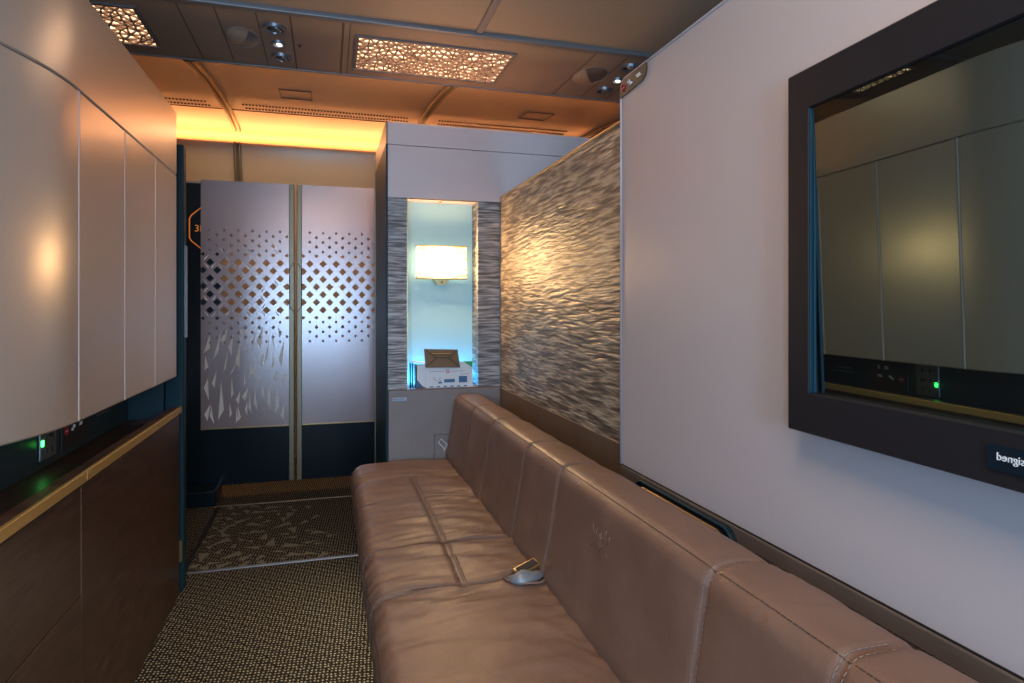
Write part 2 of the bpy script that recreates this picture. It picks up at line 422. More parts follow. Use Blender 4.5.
def disc(bm, x, y, z, r, h, n=28, inner=None):
    A = [(x + r * math.cos(2 * PI * k / n), y + r * math.sin(2 * PI * k / n), z) for k in range(n)]
    extrude_poly(bm, A, (0, 0, h)); return bm
def ring(bm, x, y, z0, z1, r0, r1, n=28):
    def cirle(r, z): return [bm.verts.new((x + r * math.cos(2 * PI * k / n), y + r * math.sin(2 * PI * k / n), z)) for k in range(n)]
    a, b_, c, d = cirle(r1, z1), cirle(r1 - .003, z0), cirle(r0, z0 + .001), cirle(r0 - .004, z1)
    for A, B in ((a, b_), (b_, c), (c, d)):
        for k in range(n): bm.faces.new((A[k], A[(k + 1) % n], B[(k + 1) % n], B[k]))
    return bm
def spot(x, y, r, lab, lit, tilt=0):
    t = empty('reading_light', (x, y, ZC - .012), lab, 'reading light', 'round reading lights in the ceiling strip')
    build('bezel', ring(nb(), x, y, ZC - .024, ZC - .011, r * .74, r), M['steel'], t, smooth=True)
    build('recess', disc(nb(), x, y, ZC - .0145, r * .76, .002), M['chrome'] if lit else M['blackmat'], t)
    b = nb(); bmesh.ops.create_uvsphere(b, u_segments=20, v_segments=12, radius=r * (.5 if not lit else .42))
    bmesh.ops.scale(b, vec=(1, 1, .5), verts=b.verts); bmesh.ops.rotate(b, cent=(0, 0, 0), matrix=Matrix.Rotation(.5, 3, 'Y'), verts=b.verts)
    bmesh.ops.translate(b, vec=(x + r * .1, y, ZC - .018), verts=b.verts)
    build('lens', b, M['spotlens'] if lit else M['steel'], t, smooth='all')
spot(-.203, 2.665, .046, 'dark round swivel reading light nearest of the three left of the hatch panel', 0)
spot(-.20, 2.815, .030, 'small lit reading light between two dark ones, left of centre in the ceiling', 1)
spot(-.197, 2.965, .044, 'dark round reading light farthest of the three beside the left speaker', 0)
spot(1.338, 2.645, .046, 'dark round reading light nearest the seat belt sign on the ceiling', 0)
spot(1.352, 2.807, .030, 'small lit reading light between two dark ones beside the seat belt sign', 1)
spot(1.35, 2.955, .044, 'round reading light farthest of the three by the wall top', 0)
def speaker(x, y, r, lab, ang, ax=1.5):
    t = empty('ceiling_vent', (x, y, ZC - .012), lab, 'ceiling vent', 'oval swivelling ceiling outlets')
    for s in (0, 1):
        b = nb(); n = 16; A = []
        for k in range(n + 1):
            a = ang + PI * s + PI * k / n; A.append(b.verts.new((x + r * math.cos(a), y + r * ax * math.sin(a), ZC - .013)))
        dx = Vector((math.cos(ang + PI * s + PI / 2), math.sin(ang + PI * s + PI / 2), 0))
        prev = A
        for f_ in (.8, .55, .3, .0):
            cur = []
            for v in A:
                q = Vector((x, y, ZC - .013)); d = v.co - q; along = d.dot(dx); d2 = d - dx * along * (1 - f_)
                h = .020 * math.sqrt(max(0, 1 - f_ * f_)) * math.sqrt(max(0., 1 - (d.dot(dx.cross(Vector((0, 0, 1)))) / r) ** 2))
                cur.append(b.verts.new(q + d2 + Vector((0, 0, -h if s == 0 else -h * .5))))
            for k in range(n): b.faces.new((prev[k], prev[k + 1], cur[k + 1], cur[k]))
            prev = cur
        bmesh.ops.remove_doubles(b, verts=b.verts, dist=1e-5)
        build('half_dome', b, M['ceil'] if s == 0 else M['steel'], t, smooth='all')
    rg = ring(nb(), 0, 0, ZC - .016, ZC - .011, r * .99, r * 1.05); bmesh.ops.scale(rg, vec=(1, ax, 1), verts=rg.verts); bmesh.ops.translate(rg, vec=(x, y, 0), verts=rg.verts)
    build('rim', rg, M['servpanel'], t, smooth=True)
speaker(-.335, 2.80, .066, 'oval half domed ceiling outlet left of the three reading lights at left', PI * .62)
speaker(1.205, 2.80, .078, 'oval half domed ceiling outlet next to the reading lights by the wall top', PI * .30)
b = nb(); tube(b, [(-.115 + .006 * math.cos(k), 2.82 + .012 * math.sin(k), ZC - .0135) for k in [2 * PI * j / 10 for j in range(10)]], .0012, 4, closed=True)
build('hatch_latch', b, M['slot'], None, 'tiny oval latch on the square ceiling panel beside the fretwork light', 'latch')

# ------------------------------------------------------------------ wardrobe (left, upper)
XL = -.545; YE = 2.70
def fx(y): return XL if y >= 1.66 else XL - .67 * (1.66 - y) ** 2
def curved_slab(y0, y1, z0, z1, th, off=0., n=None, bev=.003):
    """slab whose front follows the cabinet's bowed footprint"""
    b = nb(); n = n or max(2, int((y1 - y0) / .03))
    prof = [(0 + th, z0), (bev, z0), (0, z0 + bev), (0, z1 - bev), (bev, z1), (th, z1)]
    rings = []
    YY = [y0, y0 + bev] + [y0 + (y1 - y0) * k / n for k in range(1, n)] + [y1 - bev, y1]
    for k, y in enumerate(YY):
        e = bev if k in (0, len(YY) - 1) else 0
        dy = 1e-3; t = Vector((fx(y + dy) - fx(y - dy), 2 * dy)).normalized(); nr = Vector((-t.y, t.x))   # points to -x
        rings.append([b.verts.new((fx(y) + off + nr.x * (d + (e if d < th else 0)), y + nr.y * d, z)) for d, z in prof])
    for A, B in zip(rings, rings[1:]):
        for k in range(len(prof)): b.faces.new((A[k], A[(k + 1) % len(prof)], B[(k + 1) % len(prof)], B[k]))
    b.faces.new(rings[0]); b.faces.new(rings[-1][::-1]); bmesh.ops.recalc_face_normals(b, faces=b.faces); return b
ZB, ZD, ZT = .838, 1.594, 1.83
wd = empty('wardrobe_cabinet', (-.7, 1.6, ZB), 'tall satin taupe wardrobe wall with bowed doors hanging above the dark wood console', 'wardrobe')
YW = 2.625
build('body', curved_slab(.42, YW, ZB + .004, ZT - .004, .18, -.020), M['satin_dark'], wd, smooth=True)
ys = [.98, 1.318, 1.658, 1.997, 2.32, YW]
build('fascia', curved_slab(.42, YW, ZD + .0018, ZT, .020, 0, n=70), M['satin'], wd, smooth=True)
build('door', curved_slab(.42, .976, ZB, ZD, .018, 0), M['satin'], wd, smooth=True)
for a, c_ in zip(ys, ys[1:]):
    build('door', curved_slab(a + .0022, c_ - .0022, ZB, ZD, .018, 0, bev=.004), M['satin'], wd, smooth=True)
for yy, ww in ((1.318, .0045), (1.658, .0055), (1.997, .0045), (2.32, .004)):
    build('seam_bead', curved_slab(yy - ww / 2, yy + ww / 2, ZB + .002, ZD - .001, .016, .0005, n=2, bev=.001), M['bead'], wd)  # pale strips paint in the light that the door edges catch
b = nb(); box(b, XL - .06, XL + .008, YE + .003, YE + .055, 0, 1.73, .006)
build('corner_post', b, M['darkblue'], None, 'slim dark glossy upright at the aisle end of the wardrobe', 'post')
pp = bpy.data.objects['corner_post']
b = nb(); box(b, XL + .007, XL + .013, YE + .01, YE + .05, .98, 1.34, .003)
build('pull_strip', b, M['steel'], pp)

# ------------------------------------------------------------------ console below
cs = empty('console_cabinet', (-.6, 1.5, 0), 'dark wood veneer console with a brass edge strip along the left side', 'cabinet')
build('body', bx(-.90, XL - .020, .30, YE - .002, .02, .665), M['wood'], cs)
build('worktop', bx(-.728, -.582, .30, YE - .002, .655, .671, .002), M['wood'], cs)
build('raised_rim', bx(-.582, XL - .002, .30, YE - .002, .665, .7145, .002), M['wood'], cs)
YS = 1.672
for a, c_ in ((.30, YS + .028), (YS + .030, YE)):
    build('brass_strip', bx(XL - .006, XL + .003, a, c_, .692, .7155, .0012), M['strip'], cs)
b = nb(); box(b, XL - .020, XL, YS + .0015, YE - .035, .0, .686, .001)
build('end_panel', b, M['wood'], cs)
build('drawer', bx(XL - .020, XL - .0005, .30, YS - .0015, .4385, .686, .001), M['wood'], cs)
build('lower_panel', bx(XL - .020, XL, .30, YS + .0015, 0, .4355, .001), M['wood'], cs)
build('end_stile', bx(XL - .020, XL - .004, YE - .033, YE, 0, .688, .001), M['darkblue'], cs)
build('hinge', bx(XL - .004, XL + .004, YE - .02, YE + .002, .12, .20, .001), M['gold'], cs, 'small brass hinge')
build('seam_bead', bx(XL - .006, XL - .0006, YS - .0012, YS + .0012, .437, .686), M['thread'], cs)
# recess back
rb = empty('recess_panel', (-.73, 1.5, .67), 'dark blue-black back panel in the gap between wardrobe and console', 'panel')
build('backboard', bx(-.76, -.728, .30, YE, .672, .836), M['navy'], rb)
b = nb(); box(b, -.728, -.7265, 2.36, 2.50, .742, .745); box(b, -.728, -.7265, 2.36, 2.50, .756, .758)
for k in range(9): box(b, -.728, -.7262, 2.375 + k * .012, 2.382 + k * .012, .760, .766)
build('engraved_label', b, M['steel'], rb)
build('end_board', bx(-.76, XL - .062, YE + .004, YE + .02, .60, 1.0), M['navy'], pp)
# outlet
ol = empty('power_outlet', (-.727, 1.982, .70), 'grey power socket with a glowing green light under the wardrobe', 'power socket')
build('faceplate', bx(-.728, -.722, 1.930, 2.034, .693, .815, .003), M['steel'], ol)
b = nb()
for (yy, zz, w, h) in ((1.965, .79, .008, .016), (2.00, .79, .008, .016), (1.99, .755, .02, .008), (2.006, .75, .008, .014), (1.968, .716, .007, .015), (1.998, .716, .007, .015), (1.965, .752, .012, .01)):
    build('socket_hole', bx(-.7225, -.7205, yy - w / 2, yy + w / 2, zz - h / 2, zz + h / 2), M['blackmat'], ol)
build('indicator_light', bx(-.722, -.7195, 1.934, 1.946, .732, .748, .001), M['led'], ol)
# placard
pl = empty('safety_placard', (-.727, 2.17, .70), 'black placard with red and white icons beside the power socket', 'placard')
build('plate', bx(-.728, -.724, 2.075, 2.27, .690, .80, .002), M['blackmat'], pl)
def sg_icon(kind, bw, br, X, y, z, s):
    """simple pictograms drawn as strokes on a plate facing -x or +x"""
    if kind == 'nosmoke':
        tube(bw, [(X, y - s * .9, z), (X, y + s * .9, z)], s * .13, 6)
        tube(br, [(X, y + s * math.cos(a), z + s * math.sin(a)) for a in [2 * PI * k / 16 for k in range(16)]], s * .13, 6, closed=True)
        tube(br, [(X, y - s * .7, z + s * .7), (X, y + s * .7, z - s * .7)], s * .13, 6)
    elif kind == 'belt':
        tube(bw, [(X, y - s, z - s * .4), (X, y, z - s * .1), (X, y + s, z + s * .4)], s * .28, 6); tube(bw, [(X, y - s * .2, z - s * .7), (X, y + s * .3, z + s * .7)], s * .16, 6)
    elif kind == 'buckle':
        box(bw, X - .0005, X + .0005, y - s * .8, y + s * .8, z - s * .45, z + s * .45); tube(bw, [(X, y - s * 1.3, z - s * .3), (X, y + s * 1.3, z + s * .3)], s * .14, 6)
    else:
        tube(bw, [(X, y - s * .8, z - s * .8), (X, y + s * .8, z + s * .8)], s * .14, 6); tube(bw, [(X, y - s * .8, z + s * .8), (X, y + s * .8, z - s * .8)], s * .14, 6)
def icons(par, items):
    for kind, X, y, z, sz in items:
        bw, br = nb(), nb(); sg_icon(kind, bw, br, X, y, z, sz)
        i_ = build('icon', bw, M['whiteink'], par)
        if len(br.verts): build('red_bar', br, M['red'], i_)
        else: br.free()
icons(pl, [('nosmoke', -.7235, 2.105, .742, .011), ('belt', -.7235, 2.155, .744, .012), ('buckle', -.7235, 2.215, .746, .011)])
for a_, c_ in ((2.17, 2.19), (2.215, 2.225)): build('icon', bx(-.7242, -.7232, a_, c_, .775, .790), M['whiteink'], pl)

# ------------------------------------------------------------------ sofa
sofa = empty('sofa', (.35, 1.35, 0), 'long taupe brown leather bench sofa with stitched seat and low backrest', 'sofa')
Y0, Y1 = -.05, 2.685
def arc_param(prof):
    P = [Vector(p) for p in prof]; d = [0]
    for a, b_ in zip(P, P[1:]): d.append(d[-1] + (b_ - a).length)
    return P, [q / d[-1] for q in d]
def prof_at(P, D, u):
    for i in range(len(D) - 1):
        if u <= D[i + 1] + 1e-9:
            t = (u - D[i]) / max(1e-9, D[i + 1] - D[i]); return P[i].lerp(P[i + 1], t), (P[i + 1] - P[i]).normalized()
    return P[-1], (P[-1] - P[-2]).normalized()
SP = cr([(.150, .235), (.108, .262), (.096, .31), (.092, .37), (.094, .415), (.108, .441), (.14, .452), (.30, .457), (.46, .452), (.50, .446), (.515, .42), (.52, .36)], 8)
SPP, SPD = arc_param([tuple(p) for p in SP])
BP = cr([(.515, .34), (.487, .445), (.498, .52), (.512, .60), (.524, .68), (.530, .705), (.542, .719), (.56, .724), (.612, .722), (.634, .716), (.643, .70), (.646, .64), (.646, .36)], 8)
BPP, BPD = arc_param([tuple(p) for p in BP])
sY = [2.39, 2.11, 1.69, 1.42, .62]; bY = [2.35, 2.06, 1.67, 1.41, .80, .555]
def seat_pt(u, y, extra=0.):
    p, t = prof_at(SPP, SPD, u); n = Vector((-t.y, t.x))
    xt = p.x; top = 1. if p.y > .44 else max(0, (p.y - .30) / .14)
    d = min(abs(y - s - .018 * math.sin((xt - .09) / .4 * PI)) for s in sY); sy = min(sY, key=lambda s: abs(y - s))
    h = -.0075 * math.exp(-(d / .006) ** 2) * (.35 + .65 * top) + .007 * (1 - math.exp(-d / .05)) * top
    if 1.42 < y < 2.39:
        dc = abs(xt - .302); h += (-.006 * math.exp(-(dc / .005) ** 2) + .004 * (1 - math.exp(-dc / .04))) * top
    # gathers that leave the seams and fade
    w = noise.noise(Vector((xt * 5 + y * 2.0, (y + .22 * xt) * 17, 3))) + .5 * noise.noise(Vector((xt * 9, (y - .15 * xt) * 38, 9)))
    h += w * .0085 * top * (.35 + .9 * math.exp(-d / .09)) * (1.1 if y < 2.1 else .7)
    # crease at the back corner
    db = abs(xt - .49); h += .004 * noise.noise(Vector((xt * 14, y * 26 + xt * 30, 1))) * math.exp(-db / .07) * top
    h += .004 * noise.noise(Vector((xt * 3, y * 5, 7))) * top
    q = Vector((p.x, y, p.y)) + Vector((n.x, 0, n.y)) * (h + extra)
    r = .085
    if y > Y1 - r:
        e = (y - (Y1 - r)) / r; dx = r * (1 - math.sqrt(max(0, 1 - e * e))); q.x += dx * max(0, min(1, (.34 - p.x) / .24)); q.z -= .016 * e * e * e
    return q
def surf_mesh(f, y0, y1, nu, nv):
    b = nb(); g = []
    for j in range(nv + 1):
        y = y0 + (y1 - y0) * j / nv; g.append([b.verts.new(f(i / nu, y)) for i in range(nu + 1)])
    for A, B in zip(g, g[1:]):
        for i in range(nu): b.faces.new((A[i], A[i + 1], B[i + 1], B[i]))
    b.faces.new(g[0]); b.faces.new(g[-1][::-1]); bmesh.ops.recalc_face_normals(b, faces=b.faces); return b
for a, c_, nv in ((Y0, 1.4405, 300), (1.4405, Y1, 300)):
    build('seat_cushion', surf_mesh(seat_pt, a, c_, 84, nv), M['leather'], sofa, smooth='all')
build('base', bx(.17, .60, Y0, 2.66, 0, .25, .01), M['blackmat'], sofa)
def back_pt(u, y, extra=0.):
    p, t = prof_at(BPP, BPD, u); n = Vector((-t.y, t.x))
    front = 1. if p.x < .535 else (.5 if p.y > .70 else 0)
    d = min(abs(y - s) for s in bY)
    h = -.006 * math.exp(-(d / .005) ** 2) * (1 if p.x < .60 else .6) + .006 * (1 - math.exp(-d / .045)) * front * min(1, (p.y - .42) / .05 if p.y > .42 else 0)
    h += front * .0035 * noise.noise(Vector((p.y * 4, y * 9, 5))) + front * .002 * math.exp(-d / .06) * noise.noise(Vector((p.y * 60, y * 9, 2)))
    if p.y > .70 and y < .80: h += .0022 * math.exp(-abs(y - .7) / .12) * noise.noise(Vector((p.x * 10, y * 60 + p.x * 20, 4)))
    h += -.003 * math.exp(-(((p.x - .533) ** 2 + (p.y - .712) ** 2) ** .5 / .003) ** 2)
    q = Vector((p.x, y, p.y)) + Vector((n.x, 0, n.y)) * (h + extra)
    r = .03
    if y > Y1 + .002 - r:
        e = min(1, (y - (Y1 + .002 - r)) / r); q.z -= .012 * (1 - math.sqrt(1 - e * e)); q.x += (.580 - q.x) * .22 * (1 - math.sqrt(1 - e * e))
    return q
for a, c_, nv in ((Y0, .80, 130), (.80, 1.41, 110), (1.41, Y1 + .002, 220)):
    build('backrest', surf_mesh(back_pt, a, c_, 96, nv), M['leather'], sofa, smooth='all')
def uofx(P, D, test):
    for i in range(401):
        p, t = prof_at(P, D, i / 400)
        if test(p, i / 400): return i / 400
u0 = uofx(SPP, SPD, lambda p, u: p.y > .36); u1 = uofx(SPP, SPD, lambda p, u: p.x > .485 and p.y > .43)
for s in sY[:5]:
    st = nb()
    for o in (-.007, .007):
        dashes(st, [seat_pt(u0 + (u1 - u0) * k / 60, s + .018 * math.sin((prof_at(SPP, SPD, u0 + (u1 - u0) * k / 60)[0].x - .09) / .4 * PI) + o, .0006) for k in range(61)], .0008)
    build('cross_stitching', st, M['thread'], sofa, 'pale thread across the seat')
st = nb()
uc = [uofx(SPP, SPD, lambda p, u, X=X: p.x > X and p.y > .44) for X in (.293, .298, .306, .311)]
for u in uc: dashes(st, [seat_pt(u, 1.455 + (2.40 - 1.455) * k / 80, .0008) for k in range(81)], .0009, .007, .004)
build('centre_stitching', st, M['thread_dark'], sofa, 'dark double stitching down the middle of the seat')
ub = [uofx(SPP, SPD, lambda p, u, Z=Z: p.y > Z) for Z in (.404, .427)]
for u in ub:
    st = nb(); dashes(st, [seat_pt(u, Y0 + .02 + (2.60 - Y0) * k / 160, .0006) for k in range(161)], .0008, .007, .004)
    build('edge_stitching', st, M['thread_dark'], sofa)
v0 = .10; v1 = uofx(BPP, BPD, lambda p, u: p.x > .60)
for s in bY:
    st = nb()
    for o in (-.006, .006):
        dashes(st, [back_pt(v0 + (v1 - v0) * k / 60, s + o, .0003) for k in range(61)], .0007, .006, .003)
    build('backrest_stitching', st, M['thread'], sofa)
st = nb(); ue = uofx(BPP, BPD, lambda p, u: p.x > .5385)
dashes(st, [back_pt(ue, Y0 + .02 + (2.66 - Y0) * k / 200, .0006) for k in range(201)], .0009, .007, .003)
build('backrest_edge_stitching', st, M['thread_dark'], sofa)
# embossed winged crest on the backrest
st = nb()
def bpt(y, z, e=.0004):
    u = uofx(BPP, BPD, lambda p, u: p.y > z); return back_pt(u, y, e)
for line in (((1.165, .665), (1.16, .655), (1.165, .630), (1.178, .618)), ((1.115, .665), (1.12, .655), (1.115, .630), (1.102, .618)),
             ((1.15, .650), (1.14, .640), (1.13, .650)), ((1.152, .635), (1.14, .622), (1.128, .635)), ((1.14, .655), (1.14, .610)), ((1.18, .66), (1.172, .64)), ((1.10, .66), (1.108, .64))):
    tube(st, [bpt(*p, -.0002) for p in line], .0012, 6)
build('embossed_crest', st, M['leather'], sofa, smooth='all')

# seat belt pouch
po = empty('seat_belt_pouch', (.46, 1.42, .45), 'leather seat belt pouch with a brass and black buckle where seat meets backrest', 'seat belt')
def lip(x0, x1, yc, wdt, hgt, z0, side, n=22, m=9):
    """a soft padded lip: half-ellipse section that swells and tapers along x"""
    bm = nb(); rings = []
    for k in range(n + 1):
        t = k / n; x = x0 + (x1 - x0) * t; sw = max(.04, math.sin(PI * (t ** .75))) ** .6; y = yc(t)
        rings.append([bm.verts.new((x, y + side * wdt * sw * (1 - math.cos(PI * i / m)) / 2, z0 + hgt * sw * math.sin(PI * i / m) * (1 + .12 * math.sin(11 * t + i)))) for i in range(m + 1)])
    for A, B in zip(rings, rings[1:]):
        for i in range(m): bm.faces.new((A[i], A[i + 1], B[i + 1], B[i]))
        bm.faces.new((A[m], A[0], B[0], B[m]))
    bm.faces.new(rings[0]); bm.faces.new(rings[-1][::-1]); bmesh.ops.recalc_face_normals(bm, faces=bm.faces); return bm
ZP = .4615
build('near_lip', lip(.402, .497, lambda t: 1.420 + .006 * t, .040, .024, ZP, -1), M['silverblue'], po, smooth='all')
build('far_lip', lip(.400, .480, lambda t: 1.430 + .030 * t, .026, .014, ZP, 1), M['leather'], po, smooth='all')
build('lining', extrude_poly(nb(), [(.400, 1.425, ZP), (.44, 1.408, ZP), (.492, 1.412, ZP), (.490, 1.468, ZP), (.44, 1.452, ZP)], (0, 0, .004)), M['silverblue'], po)
b = nb(); tube(b, [(.500, 1.398, ZP + .004), (.47, 1.378, ZP + .003), (.43, 1.385, ZP + .003), (.402, 1.408, ZP + .003), (.396, 1.428, ZP + .003), (.405, 1.448, ZP + .003), (.43, 1.462, ZP + .003)], .0032, 6)
build('piping', b, M['leather'], po, smooth='all')
RM = Matrix.Rotation(.30, 3, 'Z') @ Matrix.Rotation(-.22, 3, 'Y') @ Matrix.Rotation(.30, 3, 'X')
def bk(x0, x1, y0, y1, z0, z1, bv):
    q = bx(x0, x1, y0, y1, z0, z1, bv); bmesh.ops.rotate(q, cent=(0, 0, 0), matrix=RM, verts=q.verts); bmesh.ops.translate(q, vec=(.458, 1.438, .478), verts=q.verts); return q
build('buckle', bk(-.034, .030, -.014, .014, -.005, .004, .002), M['gold'], po, smooth=True)
build('buckle_flap', bk(-.028, .024, -.009, .010, .0035, .0062, .001), M['blackmat'], po)

# ------------------------------------------------------------------ right walls
XT = .720
# monitor wall: side outline with a rounded far top corner, extruded in depth
out = rrect(-1.22, 1.470, .700, 1.677, .018, corners=(1, 0, 0, 0))
b = nb(); extrude_poly(b, [(XT, p[0], p[1]) for p in out], (.06, 0, 0))
wr = build('wall_right', b, M['wallpaint'], kind='structure')
b = nb(); tube(b, [(XT - .001, -1.2, 1.6775), (XT - .001, 1.450, 1.6775), (XT - .001, 1.463, 1.672), (XT - .001, 1.4685, 1.660), (XT - .001, 1.4705, 1.64), (XT - .001, 1.4705, .70)], .0028, 6)
build('trim_21', b, M['satin_dark'], kind='structure', smooth='all')
# leather ledge beneath it with its own seam
lp = empty('wall_lower_panel', (XT, .2, .3), kind='structure')
build('leather_facing', bx(XT - .004, XT + .056, -1.2, 1.468, .30, .698, .003), M['ledge'], lp)
b = nb(); dashes(b, [(XT - .0055, -.6 + 2.05 * k / 100, .672) for k in range(101)], .001, .007, .003)
build('stitching', b, M['thread_dark'], lp)
build('shadow_gap', bx(XT - .002, XT + .05, -1.2, 1.469, .6975, .7005), M['slot'], lp)
# slot
sl = empty('stowage_slot', (XT, 1.18, .62), 'black rounded stowage slot with a thin gold rim behind the sofa backrest', 'stowage slot')
b = nb(); extrude_poly(b, [(XT - .012, p[0], p[1]) for p in rrect(.985, 1.375, .575, .693, .035)], (.008, 0, 0))
build('surround', b, M['black'], sl, smooth=True)
b = nb(); tube(b, [(XT - .013, p[0], p[1]) for p in rrect(.988, 1.372, .578, .690, .034)], .003, 6, closed=True); build('outer_rim', b, M['darkblue'], sl, smooth='all')
b = nb(); tube(b, [(XT - .013, p[0], p[1]) for p in rrect(1.02, 1.350, .59, .677, .02)], .0022, 6, closed=True); build('gold_rim', b, M['gold'], sl, smooth='all')
# rippled wall
XW = .738
build('wall_side', bx(XW, XW + .03, 1.47, 2.715, .741, 1.583), M['woven'], kind='structure')
build('wall_side_lower', bx(XW - .002, XW + .03, 1.47, 2.715, .28, .741, .002), M['leather_dark'], kind='structure')
build('trim_22', bx(XW - .004, XW + .032, 1.47, 2.716, 1.583, 1.589, .001), M['gold'], kind='structure')
build('trim_23', bx(XW - .005, XW, 1.46, 1.478, .70, 1.64, .001), M['satin_dark'], kind='structure')
# seat belt / no smoking sign at the top corner
sg = empty('warning_sign', (XT, 1.40, 1.65), 'dark sign with no smoking and seat belt icons at the wall top corner', 'sign')
pts = [(1.468, 1.632), (1.468, 1.660), (1.462, 1.670), (1.450, 1.6745), (1.332, 1.6745), (1.330, 1.660), (1.337, 1.646), (1.352, 1.638)]
b = nb(); extrude_poly(b, [(XT - .0015, p[0], p[1]) for p in pts], (-.003, 0, 0)); build('plate', b, mat('sign_brown', (.05, .034, .02), .4), sg)
X = XT - .0055
icons(sg, [('nosmoke', X, 1.449, 1.652, .0085), ('belt', X, 1.412, 1.654, .011), ('buckle', X, 1.368, 1.657, .010)])

# ------------------------------------------------------------------ monitor
tv = empty('wall_monitor', (.680, .816, 1.10), 'large black framed monitor, switched off, mounted on the lilac wall', 'monitor', rz=math.radians(-2.1))
W, zt, zb, f = 1.02, .3535, -.187, .060     # local: y runs toward the camera (negative)
def frame(bm, y0, y1, z0, z1, fy, fz, x0, x1, bev=.003):
    """picture-frame ring in the y-z plane"""
    O0 = [(y0, z0), (y1, z0), (y1, z1), (y0, z1)]; I0 = [(y0 + fy, z0 + fz), (y1 - fy, z0 + fz), (y1 - fy, z1 - fz), (y0 + fy, z1 - fz)]
    def R(pts, x): return [bm.verts.new((x, p[0], p[1])) for p in pts]
    ob, of = R(O0, x1), R([(y0, z0), (y1, z0), (y1, z1), (y0, z1)], x0 + bev)
    s = lambda P, d: [(P[0][0] + d, P[0][1] + d), (P[1][0] - d, P[1][1] + d), (P[2][0] - d, P[2][1] - d), (P[3][0] + d, P[3][1] - d)]
    o2 = R(s(O0, bev), x0); i2 = R(s(I0, -.001), x0); i3 = R(I0, x0 + .001); ib = R(I0, x1)
    for A, B in ((ob, of), (of, o2), (o2, i2), (i2, i3), (i3, ib)):
        for k in range(4): bm.faces.new((A[k], A[(k + 1) % 4], B[(k + 1) % 4], B[k]))
    bmesh.ops.recalc_face_normals(bm, faces=bm.faces)
b = nb(); frame(b, -W, 0, zb, zt, f - .013, f, 0, .028); build('bezel', b, M['tvframe'], tv, local=True)
b = nb(); frame(b, -W + .004, -.004 + .006, zb - .004, zt + .003, .01, .01, .022, .040); build('rear_housing', b, M['satin'], tv, local=True)
b = nb(); box(b, .010, .011, -W + .04, -.04, zb + f - .003, zt - f + .003); bmesh.ops.rotate(b, cent=(.010, 0, (zb + zt) / 2), matrix=Matrix.Rotation(math.radians(-1.3), 3, 'Y'), verts=b.verts)
build('screen', b, M['screen'], tv, local=True)
b = nb()
for k, yy in enumerate((-.0472, -.0508)): box(b, .002 + k * .004, .010, yy - .0012, yy + .0012, zb + f + .001, zt - f - .001, .0006)
build('inner_bead', b, M['darkblue'], tv, local=True)
b = nb(); extrude_poly(b, [(-.0005, p[0], p[1]) for p in rrect(-.46, -.318, zb + .018, zb + .044, .004)], (-.002, 0, 0)); lb = build('sensor_window', b, M['black'], tv, local=True)
def text(name, body, size, m, parent, loc, rot, scale=(1, 1, 1), ext=.0004):
    cu = bpy.data.curves.new(name, 'FONT'); cu.body = body; cu.size = size; cu.extrude = ext; cu.materials.append(m)
    o = bpy.data.objects.new(name, cu); C.objects.link(o); 
    bpy.context.view_layer.update(); me = bpy.data.meshes.new_from_object(o); me.name = name
    if not me.materials: me.materials.append(m)
    bpy.data.objects.remove(o); o = bpy.data.objects.new(name, me); C.objects.link(o)
    o.parent = parent; o.location = loc; o.rotation_euler = rot; o.scale = scale; return o
# mirrored lettering: 'designed' read backwards
text('lettering', 'h designed', .0115, M['whiteink'], lb, (-.0033, -.3785, zb + .0290), (PI / 2, 0, -PI / 2), (-1, 1, 1))

# ------------------------------------------------------------------ partition with lit niche
YP = 2.72
pt = empty('wall_front', (.5, YP, 0), kind='structure')
x0n, x1n, z0n, z1n = .325, .637, .748, 1.568
b = nb(); box(b, .244, 1.9, YP, YP + .03, z1n, 1.79, .001); build('upper_panel', b, M['pink'], pt)
b = nb(); box(b, .244, 1.9, YP, YP + .03, 1.7925, 1.888, .002); build('top_panel', b, M['pink'], pt)
build('cap', bx(.244, 1.9, YP + .002, 3.365, 1.872, 1.885), M['pink'], pt)
build('side_skin', bx(.236, .2435, YP - .004, 3.365, 0, 1.793), M['darkblue'], pt)
build('side_upper', bx(.236, .2435, YP - .004, 3.365, 1.7935, 1.889), M['goldsatin'], pt)
build('side_bead', bx(.233, .238, 3.33, 3.368, 0, 1.889), M['goldsatin'], pt)
build('rear_skin', bx(.236, 1.9, 3.366, 3.385, 0, 1.888), M['pink'], pt)
build('rippled_column', bx(.2445, x0n, YP, YP + .03, z0n, z1n), M['woven_fine'], pt)
build('rippled_column', bx(x1n, .7365, YP, YP + .03, z0n, z1n), M['woven_fine'], pt)
build('niche_back', bx(x0n - .02, x1n + .02, YP + .12, YP + .13, z0n, z1n + .02), M['teal'], pt)
build('niche_side', bx(x1n, x1n + .01, YP + .0305, YP + .12, z0n, z1n), M['woven'], pt)
build('niche_side', bx(x0n - .01, x0n, YP + .0305, YP + .12, z0n, z1n), M['woven'], pt)
build('niche_top', bx(x0n, x1n, YP + .001, YP + .12, z1n, z1n + .01), M['pink'], pt)
build('niche_floor', bx(x0n, x1n, YP - .012, YP + .12, z0n - .02, z0n), M['leather2'], pt)
build('niche_edge', bx(x0n - .001, x0n + .002, YP - .002, YP + .002, z0n, z1n), M['gold'], pt)
build('base_panel', bx(.2445, .7365, YP - .018, YP + .02, 0, z0n - .001, .006, 3), M['leather2'], pt)
build('base_edge', bx(.2445, .7365, YP - .0175, YP - .012, z0n - .004, z0n + .0005), M['leather'], pt)
b = nb(); disc(b, .48, YP + .06, z1n - .004, .009, .004); build('niche_downlight', b, M['gold'], pt)
